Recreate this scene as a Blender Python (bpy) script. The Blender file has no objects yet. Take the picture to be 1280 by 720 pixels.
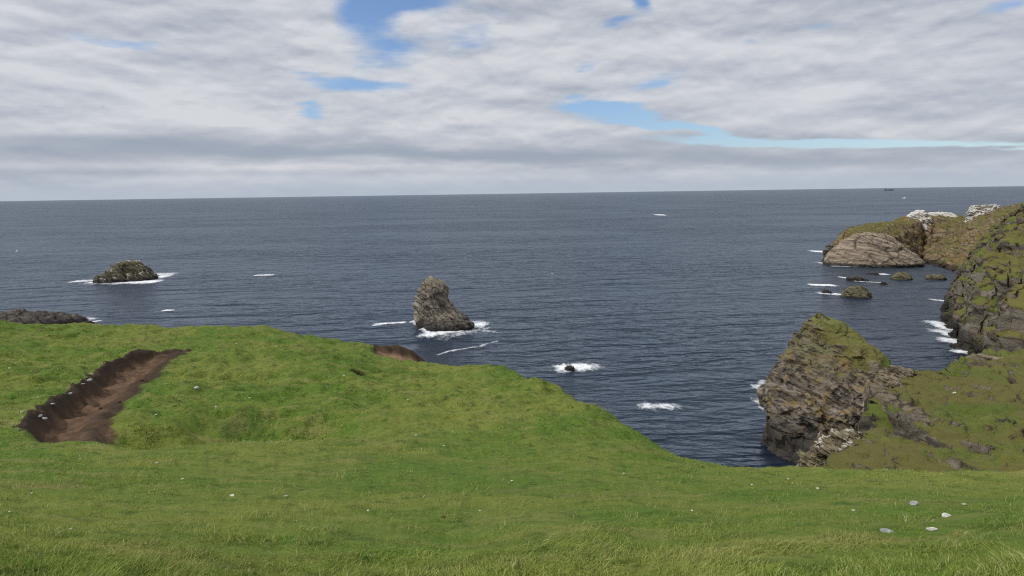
import bpy, math, random
import numpy as np
from mathutils import Matrix, Vector

C = bpy.context.scene.collection
rng = np.random.default_rng(7)
random.seed(7)
R = math.radians

# ------------------------------------------------------------------ camera model
H = 55.0                       # eye height above the sea
F_PX = 834.0                   # focal length in photo pixels (1280 wide)
PITCH = math.atan(118.5 / F_PX)
ROLL = R(0.85)
_Fv = np.array([0, math.cos(PITCH), -math.sin(PITCH)])
_R0 = np.array([1.0, 0, 0]); _U0 = np.array([0, math.sin(PITCH), math.cos(PITCH)])
_Rv = math.cos(ROLL) * _R0 - math.sin(ROLL) * _U0
_Uv = math.sin(ROLL) * _R0 + math.cos(ROLL) * _U0
EYE = np.array([0, 0, H])

def ray(u, v):
    return _Fv + (u - 640) / F_PX * _Rv + (360 - v) / F_PX * _Uv
def P(u, v, d):
    """point of the place seen at photo pixel u,v, standing d metres away on the map"""
    r = ray(u, v); return EYE + r * (d / math.hypot(r[0], r[1]))
def S(u, v, z=0.0):
    r = ray(u, v); return EYE + r * ((z - H) / r[2])
def dist(p): return math.hypot(p[0], p[1])

# ------------------------------------------------------------------ noise
_perm = np.random.default_rng(3).permutation(256).astype(np.int64)
_perm = np.concatenate([_perm, _perm, _perm])
_grad = np.random.default_rng(4).normal(size=(256, 3)); _grad /= np.linalg.norm(_grad, axis=1)[:, None]
def perlin(p):
    p = np.asarray(p, float); i = np.floor(p).astype(np.int64); f = p - i; i &= 255
    w = f * f * f * (f * (f * 6 - 15) + 10)
    out = 0
    for dx in (0, 1):
        for dy in (0, 1):
            for dz in (0, 1):
                h = _perm[_perm[_perm[i[:, 0] + dx] + i[:, 1] + dy] + i[:, 2] + dz]
                g = _grad[h]
                dot = g[:, 0] * (f[:, 0] - dx) + g[:, 1] * (f[:, 1] - dy) + g[:, 2] * (f[:, 2] - dz)
                wx = w[:, 0] if dx else 1 - w[:, 0]
                wy = w[:, 1] if dy else 1 - w[:, 1]
                wz = w[:, 2] if dz else 1 - w[:, 2]
                out = out + dot * wx * wy * wz
    return out * 1.6
def fbm(p, octaves=4, lac=2.03, gain=0.5):
    p = np.asarray(p, float); a = 1.0; s = 0
    for k in range(octaves):
        s = s + a * perlin(p + 17.3 * k); p = p * lac; a *= gain
    return s
def ridged(p, octaves=4, gain=0.5):
    p = np.asarray(p, float); a = 1.0; s = 0
    for k in range(octaves):
        s = s + a * (1 - 2 * np.abs(perlin(p + 9.1 * k))); p = p * 2.07; a *= gain
    return s
def sstep(a, b, x):
    t = np.clip((x - a) / (b - a), 0, 1); return t * t * (3 - 2 * t)

def blocks(p, size, across=(0.62, 0.25, 0.74), seed=0):
    """random step per jointed block of rock, bedding planes normal to 'across'"""
    ac = np.array(across, float); ac /= np.linalg.norm(ac); al = np.cross(ac, [0.2, 1, 0.1]); al /= np.linalg.norm(al); ab = np.cross(ac, al)
    w = p + size * 0.35 * np.stack([perlin(p / size * 0.6 + 3 + k * 11) for k in range(3)], -1)
    i = np.floor(np.c_[w @ ac / (size * 0.42), w @ al / size, w @ ab / (size * 1.3)]).astype(np.int64)
    i[:, 1] += (i[:, 0] * 7) % 3
    h = _perm[(_perm[(_perm[(i[:, 0] + seed) & 255] + i[:, 1]) & 255] + i[:, 2]) & 255]
    return h / 255.0 - 0.5

class TPS:
    def __init__(self, pts, vals, lam=1e-4):
        pts = np.asarray(pts, float); n = len(pts); self.p = pts
        K = self.k(np.linalg.norm(pts[:, None] - pts[None], axis=2)) + lam * np.eye(n)
        Q = np.hstack([np.ones((n, 1)), pts])
        A = np.zeros((n + 3, n + 3)); A[:n, :n] = K; A[:n, n:] = Q; A[n:, :n] = Q.T
        b = np.zeros(n + 3); b[:n] = vals
        self.w = np.linalg.solve(A, b)
    @staticmethod
    def k(r): return np.where(r > 1e-9, r * r * np.log(np.maximum(r, 1e-9)), 0)
    def __call__(self, q):
        q = np.asarray(q, float); out = np.empty(len(q)); n = len(self.p)
        for s in range(0, len(q), 20000):
            b = q[s:s + 20000]
            out[s:s + 20000] = self.k(np.linalg.norm(b[:, None] - self.p[None], axis=2)) @ self.w[:n] + self.w[n] + b @ self.w[n + 1:]
        return out

def seg_dist(q, a, b):
    ab = b - a; t = np.clip(((q - a) @ ab) / (ab @ ab), 0, 1)
    return np.linalg.norm(q - (a + t[:, None] * ab), axis=1), t
def poly_sd(q, poly):
    """signed distance to a polygon on the map, positive inside"""
    poly = np.asarray(poly, float); n = len(poly)
    d = np.full(len(q), 1e9); ins = np.zeros(len(q), bool)
    for i in range(n):
        a, b = poly[i], poly[(i + 1) % n]
        d = np.minimum(d, seg_dist(q, a, b)[0])
        c = (a[1] > q[:, 1]) != (b[1] > q[:, 1])
        with np.errstate(divide='ignore', invalid='ignore'):
            x = (b[0] - a[0]) * (q[:, 1] - a[1]) / (b[1] - a[1]) + a[0]
        ins ^= c & (q[:, 0] < x)
    return np.where(ins, d, -d)

# ------------------------------------------------------------------ mesh helpers
def mesh_from(name, V, Fq, mat=None, smooth=True, attrs=None, parent=None):
    V = np.asarray(V, np.float32); Fq = np.asarray(Fq, np.int32); k = Fq.shape[1]
    me = bpy.data.meshes.new(name)
    me.vertices.add(len(V)); me.vertices.foreach_set('co', V.ravel())
    me.loops.add(Fq.size); me.loops.foreach_set('vertex_index', Fq.ravel())
    me.polygons.add(len(Fq))
    me.polygons.foreach_set('loop_start', np.arange(0, Fq.size, k, dtype=np.int32))
    me.polygons.foreach_set('use_smooth', np.full(len(Fq), smooth, bool))
    me.update(calc_edges=True); me.validate()
    for n, a in (attrs or {}).items():
        at = me.attributes.new(n, 'FLOAT', 'POINT'); at.data.foreach_set('value', np.asarray(a, np.float32))
    o = bpy.data.objects.new(name, me); C.objects.link(o)
    if mat: me.materials.append(mat)
    if parent: o.parent = parent
    return o
def grid_faces(nr, nc, wrap=False):
    r = np.arange(nr - 1)[:, None]; c = np.arange(nc if wrap else nc - 1)[None]
    c1 = (c + 1) % nc
    a = r * nc + c; b = r * nc + c1
    return np.stack([a, b, b + nc, a + nc], -1).reshape(-1, 4)
def grid_normals(V, nr, nc, wrap=False):
    G = V.reshape(nr, nc, 3)
    du = (np.roll(G, -1, 1) - np.roll(G, 1, 1)) if wrap else np.gradient(G, axis=1)
    dv = np.gradient(G, axis=0)
    n = np.cross(du, dv).reshape(-1, 3)
    return n / np.maximum(np.linalg.norm(n, axis=1), 1e-9)[:, None]
def tag(o, label, cat, group=None, kind=None):
    if label: o['label'] = label
    if cat: o['category'] = cat
    if group: o['group'] = group
    if kind: o['kind'] = kind
    return o
def recenter(o, base):
    """move the object's origin to its base without moving the shape"""
    base = Vector([float(x) for x in base])
    o.data.transform(Matrix.Translation(-base)); o.location = base
    return o

# ------------------------------------------------------------------ node helper
class G:
    def __init__(s, nt): s.nt = nt; s.N = nt.nodes; s.L = nt.links
    def new(s, t, **kw):
        n = s.N.new(t)
        for k, v in kw.items(): setattr(n, k, v)
        return n
    def put(s, sock, v):
        if hasattr(v, 'is_output'): s.L.new(v, sock)
        elif v is not None: sock.default_value = v
    def m(s, op, a, b=None, c=None, clamp=False):
        n = s.new('ShaderNodeMath', operation=op); n.use_clamp = clamp
        for i, x in enumerate((a, b, c)):
            if x is not None: s.put(n.inputs[i], x)
        return n.outputs[0]
    def add(s, a, b): return s.m('ADD', a, b)
    def sub(s, a, b): return s.m('SUBTRACT', a, b)
    def mul(s, a, b): return s.m('MULTIPLY', a, b)
    def vm(s, op, a, b=None):
        n = s.new('ShaderNodeVectorMath', operation=op); s.put(n.inputs[0], a)
        if b is not None: s.put(n.inputs[3 if op == 'SCALE' else 1], b)
        return n.outputs[0]
    def dot(s, a, b):
        n = s.new('ShaderNodeVectorMath', operation='DOT_PRODUCT'); s.put(n.inputs[0], a); s.put(n.inputs[1], b)
        return n.outputs['Value']
    def sep(s, v):
        n = s.new('ShaderNodeSeparateXYZ'); s.put(n.inputs[0], v); return n.outputs[0], n.outputs[1], n.outputs[2]
    def comb(s, x, y, z):
        n = s.new('ShaderNodeCombineXYZ')
        for i, q in enumerate((x, y, z)): s.put(n.inputs[i], q)
        return n.outputs[0]
    def noise(s, vec, scale=1.0, detail=4.0, rough=0.5, dist=0.0):
        n = s.new('ShaderNodeTexNoise'); s.put(n.inputs['Vector'], vec); s.put(n.inputs['Scale'], scale)
        s.put(n.inputs['Detail'], detail); s.put(n.inputs['Roughness'], rough); s.put(n.inputs['Distortion'], dist)
        return n.outputs[0]
    def noisec(s, vec, scale=1.0, detail=3.0):
        n = s.new('ShaderNodeTexNoise'); s.put(n.inputs['Vector'], vec); s.put(n.inputs['Scale'], scale); s.put(n.inputs['Detail'], detail)
        return n.outputs[1]
    def vor(s, vec, scale=1.0, feature='F1'):
        n = s.new('ShaderNodeTexVoronoi', feature=feature); s.put(n.inputs['Vector'], vec); s.put(n.inputs['Scale'], scale)
        return n.outputs['Distance']
    def step(s, x, a, b, lo=0.0, hi=1.0):
        n = s.new('ShaderNodeMapRange', interpolation_type='SMOOTHSTEP')
        s.put(n.inputs['Value'], x); s.put(n.inputs['From Min'], a); s.put(n.inputs['From Max'], b)
        s.put(n.inputs['To Min'], lo); s.put(n.inputs['To Max'], hi); return n.outputs[0]
    def mix(s, f, a, b, blend='MIX'):
        n = s.new('ShaderNodeMix', data_type='RGBA', blend_type=blend); n.clamp_factor = True
        s.put(n.inputs[0], f)
        for i, x in ((6, a), (7, b)):
            s.put(n.inputs[i], x if hasattr(x, 'is_output') else (*x, 1.0))
        return n.outputs[2]
    def attr(s, name):
        n = s.new('ShaderNodeAttribute', attribute_name=name); return n.outputs['Fac']
    def pos(s): return s.new('ShaderNodeNewGeometry').outputs['Position']
    def geo(s, k): return s.new('ShaderNodeNewGeometry').outputs[k]
    def bump(s, h, strength=0.5, distance=0.1, normal=None):
        n = s.new('ShaderNodeBump'); s.put(n.inputs['Height'], h); s.put(n.inputs['Strength'], strength); s.put(n.inputs['Distance'], distance)
        if normal is not None: s.put(n.inputs['Normal'], normal)
        return n.outputs[0]
def material(name):
    m = bpy.data.materials.new(name); m.use_nodes = True; m.node_tree.nodes.clear(); g = G(m.node_tree)
    g.out = g.new('ShaderNodeOutputMaterial'); return m, g
def principled(g, col, rough=0.9, normal=None, spec=0.3):
    b = g.new('ShaderNodeBsdfPrincipled'); g.put(b.inputs['Base Color'], col if hasattr(col, 'is_output') else (*col, 1))
    g.put(b.inputs['Roughness'], rough); g.put(b.inputs['Specular IOR Level'], spec)
    if normal is not None: g.put(b.inputs['Normal'], normal)
    g.L.new(b.outputs[0], g.out.inputs[0]); return b

# ------------------------------------------------------------------ materials
def turf_colour(g, p, warm=0.0):
    """mown-by-sheep turf: lush, yellowish and mossy patches"""
    big = g.noise(p, 0.13, 3, 0.55); mid = g.noise(p, 0.7, 4, 0.6); fine = g.noise(p, 6.0, 4, 0.65)
    px, py, pz = g.sep(p)
    streak = g.noise(g.comb(g.mul(px, 0.35), py, pz), 1.1, 3, 0.6)
    tus = g.noise(p, 2.2, 5, 0.65); brown = g.noise(p, 0.42, 5, 0.62)
    c = g.mix(g.step(g.add(big, g.mul(g.sub(mid, 0.5), 0.6)), 0.36, 0.64), (0.066, 0.122, 0.014), (0.138, 0.160, 0.030))
    c = g.mix(g.step(mid, 0.52, 0.72, 0, 0.75), c, (0.050, 0.105, 0.016))
    c = g.mix(g.step(streak, 0.53, 0.70, 0, 0.72), c, (0.175, 0.165, 0.052))
    c = g.mix(g.step(brown, 0.56, 0.70, 0, 0.50), c, (0.138, 0.118, 0.048))
    c = g.mix(g.step(tus, 0.50, 0.68, 0, 0.82), c, (0.034, 0.070, 0.011))
    c = g.mix(g.step(fine, 0.38, 0.76, 0.0, 0.40), c, (0.18, 0.20, 0.055))
    if warm: c = g.mix(g.step(g.noise(p, 0.22, 4, 0.6), 0.58 - 0.35 * warm, 0.75 - 0.35 * warm, 0, 0.85), c, (0.140, 0.118, 0.042))
    if warm: c = g.mix(min(0.6, 0.65 * warm), c, (0.118, 0.116, 0.033))
    return c, fine, mid

def rock_colour(g, p, tint=(1, 1, 1), across=(0.62, 0.25, 0.74), scale=1.0, lichen=0.4):
    a = g.dot(p, across)
    q = g.comb(g.mul(a, 1.0), g.mul(g.dot(p, (0.2, 0.95, -0.2)), 0.22), g.mul(g.dot(p, (0.74, 0.1, -0.62)), 0.16))
    st = g.noise(q, 0.9 * scale, 5, 0.62, 0.3); blot = g.noise(p, 0.32 * scale, 5, 0.6); fine = g.noise(p, 2.2 * scale, 5, 0.65)
    cn = g.new('ShaderNodeTexVoronoi', feature='DISTANCE_TO_EDGE'); g.put(cn.inputs['Vector'], g.vm('ADD', g.vm('MULTIPLY', q, (1.0, 2.2, 2.6)), g.vm('SCALE', g.noisec(p, 0.8 * scale, 3), 0.7))); cn.inputs['Scale'].default_value = 0.24 * scale
    T = lambda r, gg, b: (r * tint[0], gg * tint[1], b * tint[2])
    c = g.mix(g.step(st, 0.32, 0.68), T(0.125, 0.110, 0.092), T(0.315, 0.280, 0.235))
    c = g.mix(g.step(blot, 0.52, 0.70, 0, 0.6), c, T(0.28, 0.255, 0.225))
    c = g.mix(g.step(fine, 0.54, 0.80, 0, 0.7), c, T(0.045, 0.042, 0.038))
    c = g.mix(g.step(g.noise(p, 0.22 * scale, 6, 0.72), 0.60 - 0.14 * lichen, 0.76 - 0.1 * lichen, 0, lichen), c, (0.230, 0.155, 0.048))
    crack = g.step(cn.outputs['Distance'], 0.0, 0.07)
    c = g.mix(g.step(crack, 0, 1, 0.3, 1.0), T(0.040, 0.036, 0.032), c)
    st = g.add(g.mul(st, 0.7), g.mul(crack, 0.45))
    return c, st, fine

def rock_material(name, tint=(1, 1, 1), grass=0.0, grass_z=(6, 14), lichen=0.4, wet=2.2, scale=1.0, white=0.0, across=(0.62, 0.25, 0.74), bump=0.8, grass_n=(0.35, 0.75), bdist=0.45):
    m, g = material(name)
    p = g.pos(); px, py, pz = g.sep(p)
    c, st, fine = rock_colour(g, p, tint, across, scale, lichen)
    nx, ny, nz = g.sep(g.geo('Normal'))
    if white:
        w = g.step(g.add(g.noise(g.vm('MULTIPLY', p, (1, 1, 0.45)), 0.30, 5, 0.65), g.mul(nz, 0.16)), 0.56 - 0.4 * white, 0.66 - 0.4 * white)
        c = g.mix(g.mul(w, 0.9), c, (0.60, 0.58, 0.53))
    if grass:
        t, tf, tm = turf_colour(g, g.vm('SCALE', p, 0.5), 0.55)
        f = g.mul(g.step(g.add(nz, g.mul(g.sub(g.noise(p, 0.45, 4, 0.6), 0.5), 0.9)), *grass_n), g.step(g.add(pz, g.mul(g.noise(p, 0.2, 3), 4)), grass_z[0], grass_z[1]))
        f = g.m('MAXIMUM', g.mul(f, grass), g.step(g.add(g.attr('turf'), g.mul(g.sub(g.noise(p, 0.6, 5, 0.7), 0.5), 0.9)), 0.4, 0.62))
        c = g.mix(f, c, t)
    if wet:
        wz = g.add(pz, g.mul(g.sub(g.noise(p, 0.35, 4), 0.5), 3.0))
        c = g.mix(g.step(wz, wet * 0.4, wet * 1.6, 0.85, 0.0), c, (0.022, 0.021, 0.020))
    h = g.add(g.mul(st, 1.0), g.mul(fine, 0.6))
    principled(g, c, 0.88, g.bump(h, bump, bdist), 0.25)
    return m

def turf_material(name, soil=False, warm=0.0, rocky=None, wet=0, sc=1.0, rk=((0.78, 0.76, 0.72), 0.5)):
    m, g = material(name)
    p = g.pos(); c, fine, mid = turf_colour(g, g.vm('SCALE', p, sc) if sc != 1 else p, warm)
    h = g.add(g.mul(fine, 0.5), g.mul(g.noise(p, 18 * sc, 3, 0.6), 0.35))
    nx, ny, nz = g.sep(g.geo('Normal'))
    if rocky:
        rc, st, rf = rock_colour(g, p, rk[0], scale=0.55, lichen=rk[1])
        f = g.step(g.add(nz, g.mul(g.sub(g.noise(p, 0.16, 5, 0.68), 0.5), 1.1)), rocky[0], rocky[1], 1, 0)
        c = g.mix(f, c, rc); h = g.add(g.mul(h, 1.5), g.mul(g.mul(g.add(st, rf), f), 3.0))
    if soil:
        s = g.attr('soil')
        sn = g.noise(p, 1.4, 5, 0.6); sx = g.noise(g.vm('MULTIPLY', p, (1, 1, 3.0)), 2.0, 4, 0.6)
        sc = g.mix(g.step(sn, 0.35, 0.68), (0.078, 0.046, 0.027), (0.140, 0.086, 0.052))
        sc = g.mix(g.step(sx, 0.52, 0.74, 0, 0.6), sc, (0.175, 0.122, 0.076))
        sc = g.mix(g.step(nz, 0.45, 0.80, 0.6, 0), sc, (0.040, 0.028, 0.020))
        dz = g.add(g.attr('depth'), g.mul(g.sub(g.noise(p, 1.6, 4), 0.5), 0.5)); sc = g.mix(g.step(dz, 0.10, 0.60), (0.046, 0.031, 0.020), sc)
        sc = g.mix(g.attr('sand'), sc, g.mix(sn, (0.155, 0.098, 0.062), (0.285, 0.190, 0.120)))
        e = g.step(g.add(s, g.mul(g.sub(g.noise(p, 2.0, 6, 0.72), 0.5), 1.1)), 0.36, 0.66)
        c = g.mix(e, c, sc)
    if wet:
        pz = g.sep(p)[2]
        c = g.mix(g.step(g.add(pz, g.mul(g.sub(g.noise(p, 0.25, 4), 0.5), 5)), wet * 0.3, wet, 0.85, 0.0), c, (0.024, 0.022, 0.020))
    principled(g, c, 0.95, g.bump(h, 0.8, 0.10 if not rocky else 0.5), 0.12)
    return m

def simple_material(name, col, rough=0.85, var=0.25, scale=4.0, spec=0.25):
    m, g = material(name); p = g.pos()
    n = g.noise(p, scale, 4, 0.6)
    c = g.mix(g.step(n, 0.3, 0.7), tuple(x * (1 - var) for x in col), tuple(min(1, x * (1 + var)) for x in col))
    principled(g, c, rough, g.bump(n, 0.4, 0.03), spec); return m

def blade_material():
    m, g = material('grass_blades'); p = g.pos()
    c, fine, mid = turf_colour(g, p)
    r = g.attr('tone')
    c = g.mix(g.step(r, 0.0, 0.22, 0.3, 0), c, (0.048, 0.095, 0.014))
    c = g.mix(g.step(r, 0.58, 0.95, 0, 0.8), c, (0.250, 0.245, 0.095)); c = g.mix(g.step(r, 0.93, 0.99, 0, 0.9), c, (0.36, 0.34, 0.20))
    c = g.mix(0.12, c, (0.205, 0.225, 0.070))
    an = g.new('ShaderNodeAttribute', attribute_name='lie').outputs['Vector']
    nn = g.vm('NORMALIZE', g.vm('ADD', g.vm('SCALE', an, 0.72), g.vm('SCALE', g.geo('Normal'), 0.35)))
    d = g.new('ShaderNodeBsdfDiffuse'); g.put(d.inputs[0], c); g.put(d.inputs['Normal'], nn)
    t = g.new('ShaderNodeBsdfTranslucent'); g.put(t.inputs[0], c); g.put(t.inputs['Normal'], g.vm('SCALE', nn, -1.0))
    x = g.new('ShaderNodeAddShader'); g.L.new(d.outputs[0], x.inputs[0]); g.L.new(t.outputs[0], x.inputs[1]); g.L.new(x.outputs[0], g.out.inputs[0])
    return m

def sea_material():
    m, g = material('sea_water'); p = g.pos(); px, py, pz = g.sep(p)
    # swell crests run roughly across the view
    def wave(rot, sx, sy, detail, rough):
        c, s_ = math.cos(R(rot)), math.sin(R(rot))
        x = g.add(g.mul(px, c), g.mul(py, s_)); y = g.add(g.mul(px, -s_), g.mul(py, c))
        return g.noise(g.comb(g.mul(x, sx), g.mul(y, sy), 0.0), 1.0, detail, rough, 0.4)
    w1 = wave(8, 0.026, 0.080, 3, 0.55); w2 = wave(-14, 0.11, 0.29, 3, 0.55); w3 = wave(25, 0.7, 1.3, 4, 0.65)
    h = g.add(g.add(g.mul(w1, 6.6), g.mul(w2, 1.7)), g.mul(w3, 0.16))
    patch = g.noise(g.comb(g.mul(px, 0.0025), g.mul(py, 0.006), 0.0), 1.0, 4, 0.6)
    h = g.mul(h, g.step(patch, 0.36, 0.64, 0.55, 1.25)); n = g.bump(h, 1.0, 1.0)
    deep = g.mix(g.step(patch, 0.35, 0.7), (0.008, 0.015, 0.028), (0.012, 0.021, 0.037))
    d = g.new('ShaderNodeBsdfDiffuse'); g.put(d.inputs[0], deep); g.put(d.inputs['Normal'], n)
    gl = g.new('ShaderNodeBsdfGlossy'); g.put(gl.inputs['Roughness'], g.step(patch, 0.3, 0.7, 0.20, 0.30)); g.put(gl.inputs['Normal'], n)
    gl.inputs[0].default_value = (0.86, 0.93, 1.0, 1)
    fr = g.new('ShaderNodeFresnel'); fr.inputs['IOR'].default_value = 1.333; g.put(fr.inputs['Normal'], n)
    # a rough sea never reaches mirror grazing reflection: wave faces tilt towards the eye
    f = g.m('MINIMUM', g.mul(fr.outputs[0], 0.74), 0.40)
    x = g.new('ShaderNodeMixShader'); g.put(x.inputs[0], f)
    g.L.new(d.outputs[0], x.inputs[1]); g.L.new(gl.outputs[0], x.inputs[2]); g.L.new(x.outputs[0], g.out.inputs[0])
    return m

def foam_material():
    m, g = material('foam'); p = g.pos(); px, py, pz = g.sep(p)
    f = g.attr('foam')
    n = g.noise(g.comb(g.mul(px, 1.0), g.mul(py, 0.55), 0.0), 0.42, 7, 0.74, 0.8)
    a = g.mul(g.step(g.add(f, g.mul(g.sub(n, 0.5), 2.2)), 0.28, 1.15), 0.92)
    d = g.new('ShaderNodeBsdfDiffuse'); g.put(d.inputs[0], g.mix(g.noise(p, 1.5, 3), (0.68, 0.72, 0.75), (0.88, 0.89, 0.89)))
    t = g.new('ShaderNodeBsdfTransparent'); x = g.new('ShaderNodeMixShader'); g.put(x.inputs[0], a)
    g.L.new(t.outputs[0], x.inputs[1]); g.L.new(d.outputs[0], x.inputs[2]); g.L.new(x.outputs[0], g.out.inputs[0])
    return m

# ------------------------------------------------------------------ the meadow the camera stands on
cols = {
 -420: [(640, 8), (580, 15), (540, 21), (500, 29), (450, 45), (408, 70), ('b', 96, 30), ('b', 118, 62)],
 0:    [(640, 8), (590, 14), (556, 19), (530, 23), (500, 29.5), (450, 45), (420, 59), (406, 70), ('b', 92, 28), ('b', 115, 62)],
 130:  [(640, 8), (590, 13.5), (554, 18.6), (520, 24), (470, 37), (440, 49), (418, 61), (408, 69), ('b', 90, 28), ('b', 115, 62)],
 240:  [(640, 8), (590, 13.5), (549, 19), (520, 24), (480, 33), (440, 47), (418, 60), (410, 67), ('b', 88, 28), ('b', 112, 62)],
 330:  [(640, 8), (590, 13.5), (543, 19.6), (500, 28.5), (460, 39), (430, 52), (415, 61), (410, 66), ('b', 86, 28), ('b', 110, 62)],
 430:  [(640, 8), (590, 13.5), (536, 21), (500, 28), (460, 38.5), (437, 52), (425, 62), ('b', 69, 15.9), ('b', 80, 26), ('b', 105, 62)],
 520:  [(640, 8), (590, 13.5), (555, 18.5), (520, 24), (490, 31), (467, 41), (457, 48), (446, 56), (434, 65), ('b', 71, 17.3), ('b', 80, 27), ('b', 105, 62)],
 580:  [(640, 8), (575, 16), (540, 21), (510, 26), (485, 33), (468, 41), (460, 46), ('b', 54, 15.2), ('b', 64, 20), ('b', 95, 62)],
 640:  [(640, 8), (575, 16.3), (540, 21), (510, 26), (485, 32), (471, 38), (465.5, 42), ('b', 50, 15.2), ('b', 60, 24), ('b', 90, 62)],
 700:  [(640, 8), (580, 15.8), (545, 20.8), (515, 25.5), (495, 30.5), (487, 34.5), ('b', 42, 14.8), ('b', 52, 24), ('b', 82, 62)],
 760:  [(640, 8), (585, 15.5), (555, 20), (534, 24), (519, 28), ('b', 35, 14.2), ('b', 45, 24), ('b', 76, 62)],
 820:  [(640, 8.3), (600, 13.8), (578, 18), (560, 22), (551.5, 24.5), ('b', 31, 14.2), ('b', 41, 24), ('b', 74, 62)],
 850:  [(640, 8.4), (602, 13.6), (582, 17.8), (566, 22.5), ('b', 29, 13.7), ('b', 39, 23), ('b', 74, 61)],
 880:  [(640, 8.5), (605, 13.5), (590, 16.8), (579, 20), ('b', 26, 12.2), ('b', 36, 20), ('b', 74, 60)],
 1000: [(640, 8.8), (610, 13.2), (594, 17.3), (584, 21), ('b', 30, 14.2), ('b', 60, 31.5), ('b', 80, 50)],
 1160: [(640, 9.2), (612, 13.6), (600, 17.0), (591, 21), ('b', 34, 15.8), ('b', 60, 28.5), ('b', 85, 45)],
 1290: [(640, 9.5), (615, 13.5), (602, 17.5), (592, 22.5), ('b', 38, 17.3), ('b', 64, 30), ('b', 90, 46)],
 1700: [(640, 10), (600, 18), (585, 25), ('b', 45, 21), ('b', 70, 33), ('b', 95, 47)],
}
LC = 6.0
def tcoord(az, d): return np.stack([np.asarray(az) * 1.6, np.log(np.asarray(d) + LC)], -1)
cp, cv = [], []
for u, rows in cols.items():
    for r in rows:
        if r[0] == 'b':
            p0 = ray(u, 470); a = math.atan2(p0[0], p0[1]); d, z = r[1], H - r[2]
        else:
            q = P(u, r[0], r[1]); a = math.atan2(q[0], q[1]); d, z = r[1], q[2]
        cp.append(tcoord(a, d)); cv.append(z)
for u in (-300, 0, 200, 400, 640, 880, 1080, 1280, 1600):
    q = P(u, 722, 4.3); cp.append(tcoord(math.atan2(q[0], q[1]), 4.3)); cv.append(q[2])
for az in (-1.3, -0.8, -0.4, 0, 0.4, 0.8, 1.3):
    cp.append(tcoord(az, 0.7)); cv.append(H - 1.75)
meadow_tps = TPS(cp, cv, 2e-5)
def meadow_base(xy):
    d = np.hypot(xy[:, 0], xy[:, 1]); az = np.arctan2(xy[:, 0], xy[:, 1])
    return meadow_tps(tcoord(az, d))
def drop_on_meadow(u, v):
    """where the sight line through a photo pixel meets the turf"""
    r = ray(u, v); r = r / math.hypot(r[0], r[1])
    d = np.concatenate([np.arange(2.5, 30, 0.1), np.arange(30, 90, 0.25)])
    pts = EYE + r * d[:, None]
    below = np.nonzero(pts[:, 2] < meadow_z(pts[:, :2]))[0]
    return pts[below[0]] if len(below) else pts[-1]

# eroded hollow (left) and slumped bank on the brow: polygons laid on the uncut turf
def on_base(u, v):
    r = ray(u, v); r = r / math.hypot(r[0], r[1]); d = np.arange(6, 95, 0.1); pts = EYE + r * d[:, None]
    b = np.nonzero(pts[:, 2] < meadow_base(pts[:, :2]))[0]
    return pts[b[0]] if len(b) else pts[-1]
rim_px = [(27, 534), (40, 521), (58, 509), (80, 493), (104, 478), (122, 463), (142, 449), (165, 442), (200, 439), (236, 436)]
RIM = np.array([on_base(u, v)[:2] for u, v in rim_px])
toe_px = [(238, 440), (215, 456), (190, 478), (165, 502), (150, 524), (150, 549), (90, 552), (44, 553)]
TOE = np.array([on_base(u, v)[:2] for u, v in toe_px])
HOLLOW = np.vstack([RIM, TOE])
rim2_px = [(468, 439), (476, 435), (500, 433.5), (520, 435), (540, 436)]
def path_dist(q, path):
    best = np.full(len(q), 1e9); tt = np.zeros(len(q)); n = len(path) - 1
    for i in range(n):
        d, t = seg_dist(q, path[i], path[i + 1]); k = d < best
        best[k] = d[k]; tt[k] = (i + t[k]) / n
    return best, tt
DIP = np.array([on_base(u, v)[:2] for u, v in [(110, 536), (200, 534), (290, 530), (370, 525), (440, 516)]])
LIP = np.array([on_base(u, v)[:2] for u, v in [(200, 550), (260, 548), (330, 543), (390, 535), (430, 531)]])
def carve(xy):
    """depth of erosion, bare-soil mask"""
    sd = poly_sd(xy, HOLLOW); dr, tr = path_dist(xy, RIM)
    p3 = np.c_[xy, np.zeros(len(xy))]
    jag = 0.22 * fbm(p3 * 0.55, 2) + 0.05 * fbm(p3 * 1.7, 2)
    dt, tt = path_dist(xy, TOE); near_rim = sstep(1.2, 0.2, dr - dt)
    e = sd + jag
    wall = 0.5 * sstep(0.0, 0.45, e) + 0.5 * sstep(0.1, 2.4, e)
    toe = sstep(0.0, 3.4, dt)
    dep = np.where(e > 0, wall * (0.15 + 1.15 * toe) * (0.55 + 0.75 * sstep(1.0, 0.35, tr)), 0) + np.where(e > 0, (0.12 * fbm(p3 * 0.9 + 5, 3) + 0.07 * ridged(p3 * 2.2, 3)) * toe, 0)
    soil = np.where(dr < dt, sstep(-0.28, -0.04, e), sstep(-0.75, 1.1, sd + 0.5 * jag))
    dl, tl = path_dist(xy, DIP)
    dep = dep + 1.25 * np.exp(-(dl / 2.0) ** 2) * sstep(0, 0.12, tl) * sstep(1, 0.75, tl)
    return dep, soil
def meadow_z(xy, detail=True):
    z = meadow_base(xy)
    dep, soil = carve(xy)
    z = z - dep
    if detail:
        d = np.hypot(xy[:, 0], xy[:, 1]); far = sstep(14, 30, d)
        p3 = np.c_[xy, np.zeros(len(xy))]
        z = z + (1 - 0.5 * soil) * (0.06 + 0.24 * far) * fbm(p3 * 0.30, 3) + (0.06 + 0.13 * far) * fbm(p3 * 0.85 + 40, 4) - (0.03 + 0.07 * far) * sstep(0.15, 0.6, perlin(p3 * np.array([0.8, 1.1, 1]) + 77))
        z = z + 0.02 * fbm(p3 * 6 + 9, 2)
    return z

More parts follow.
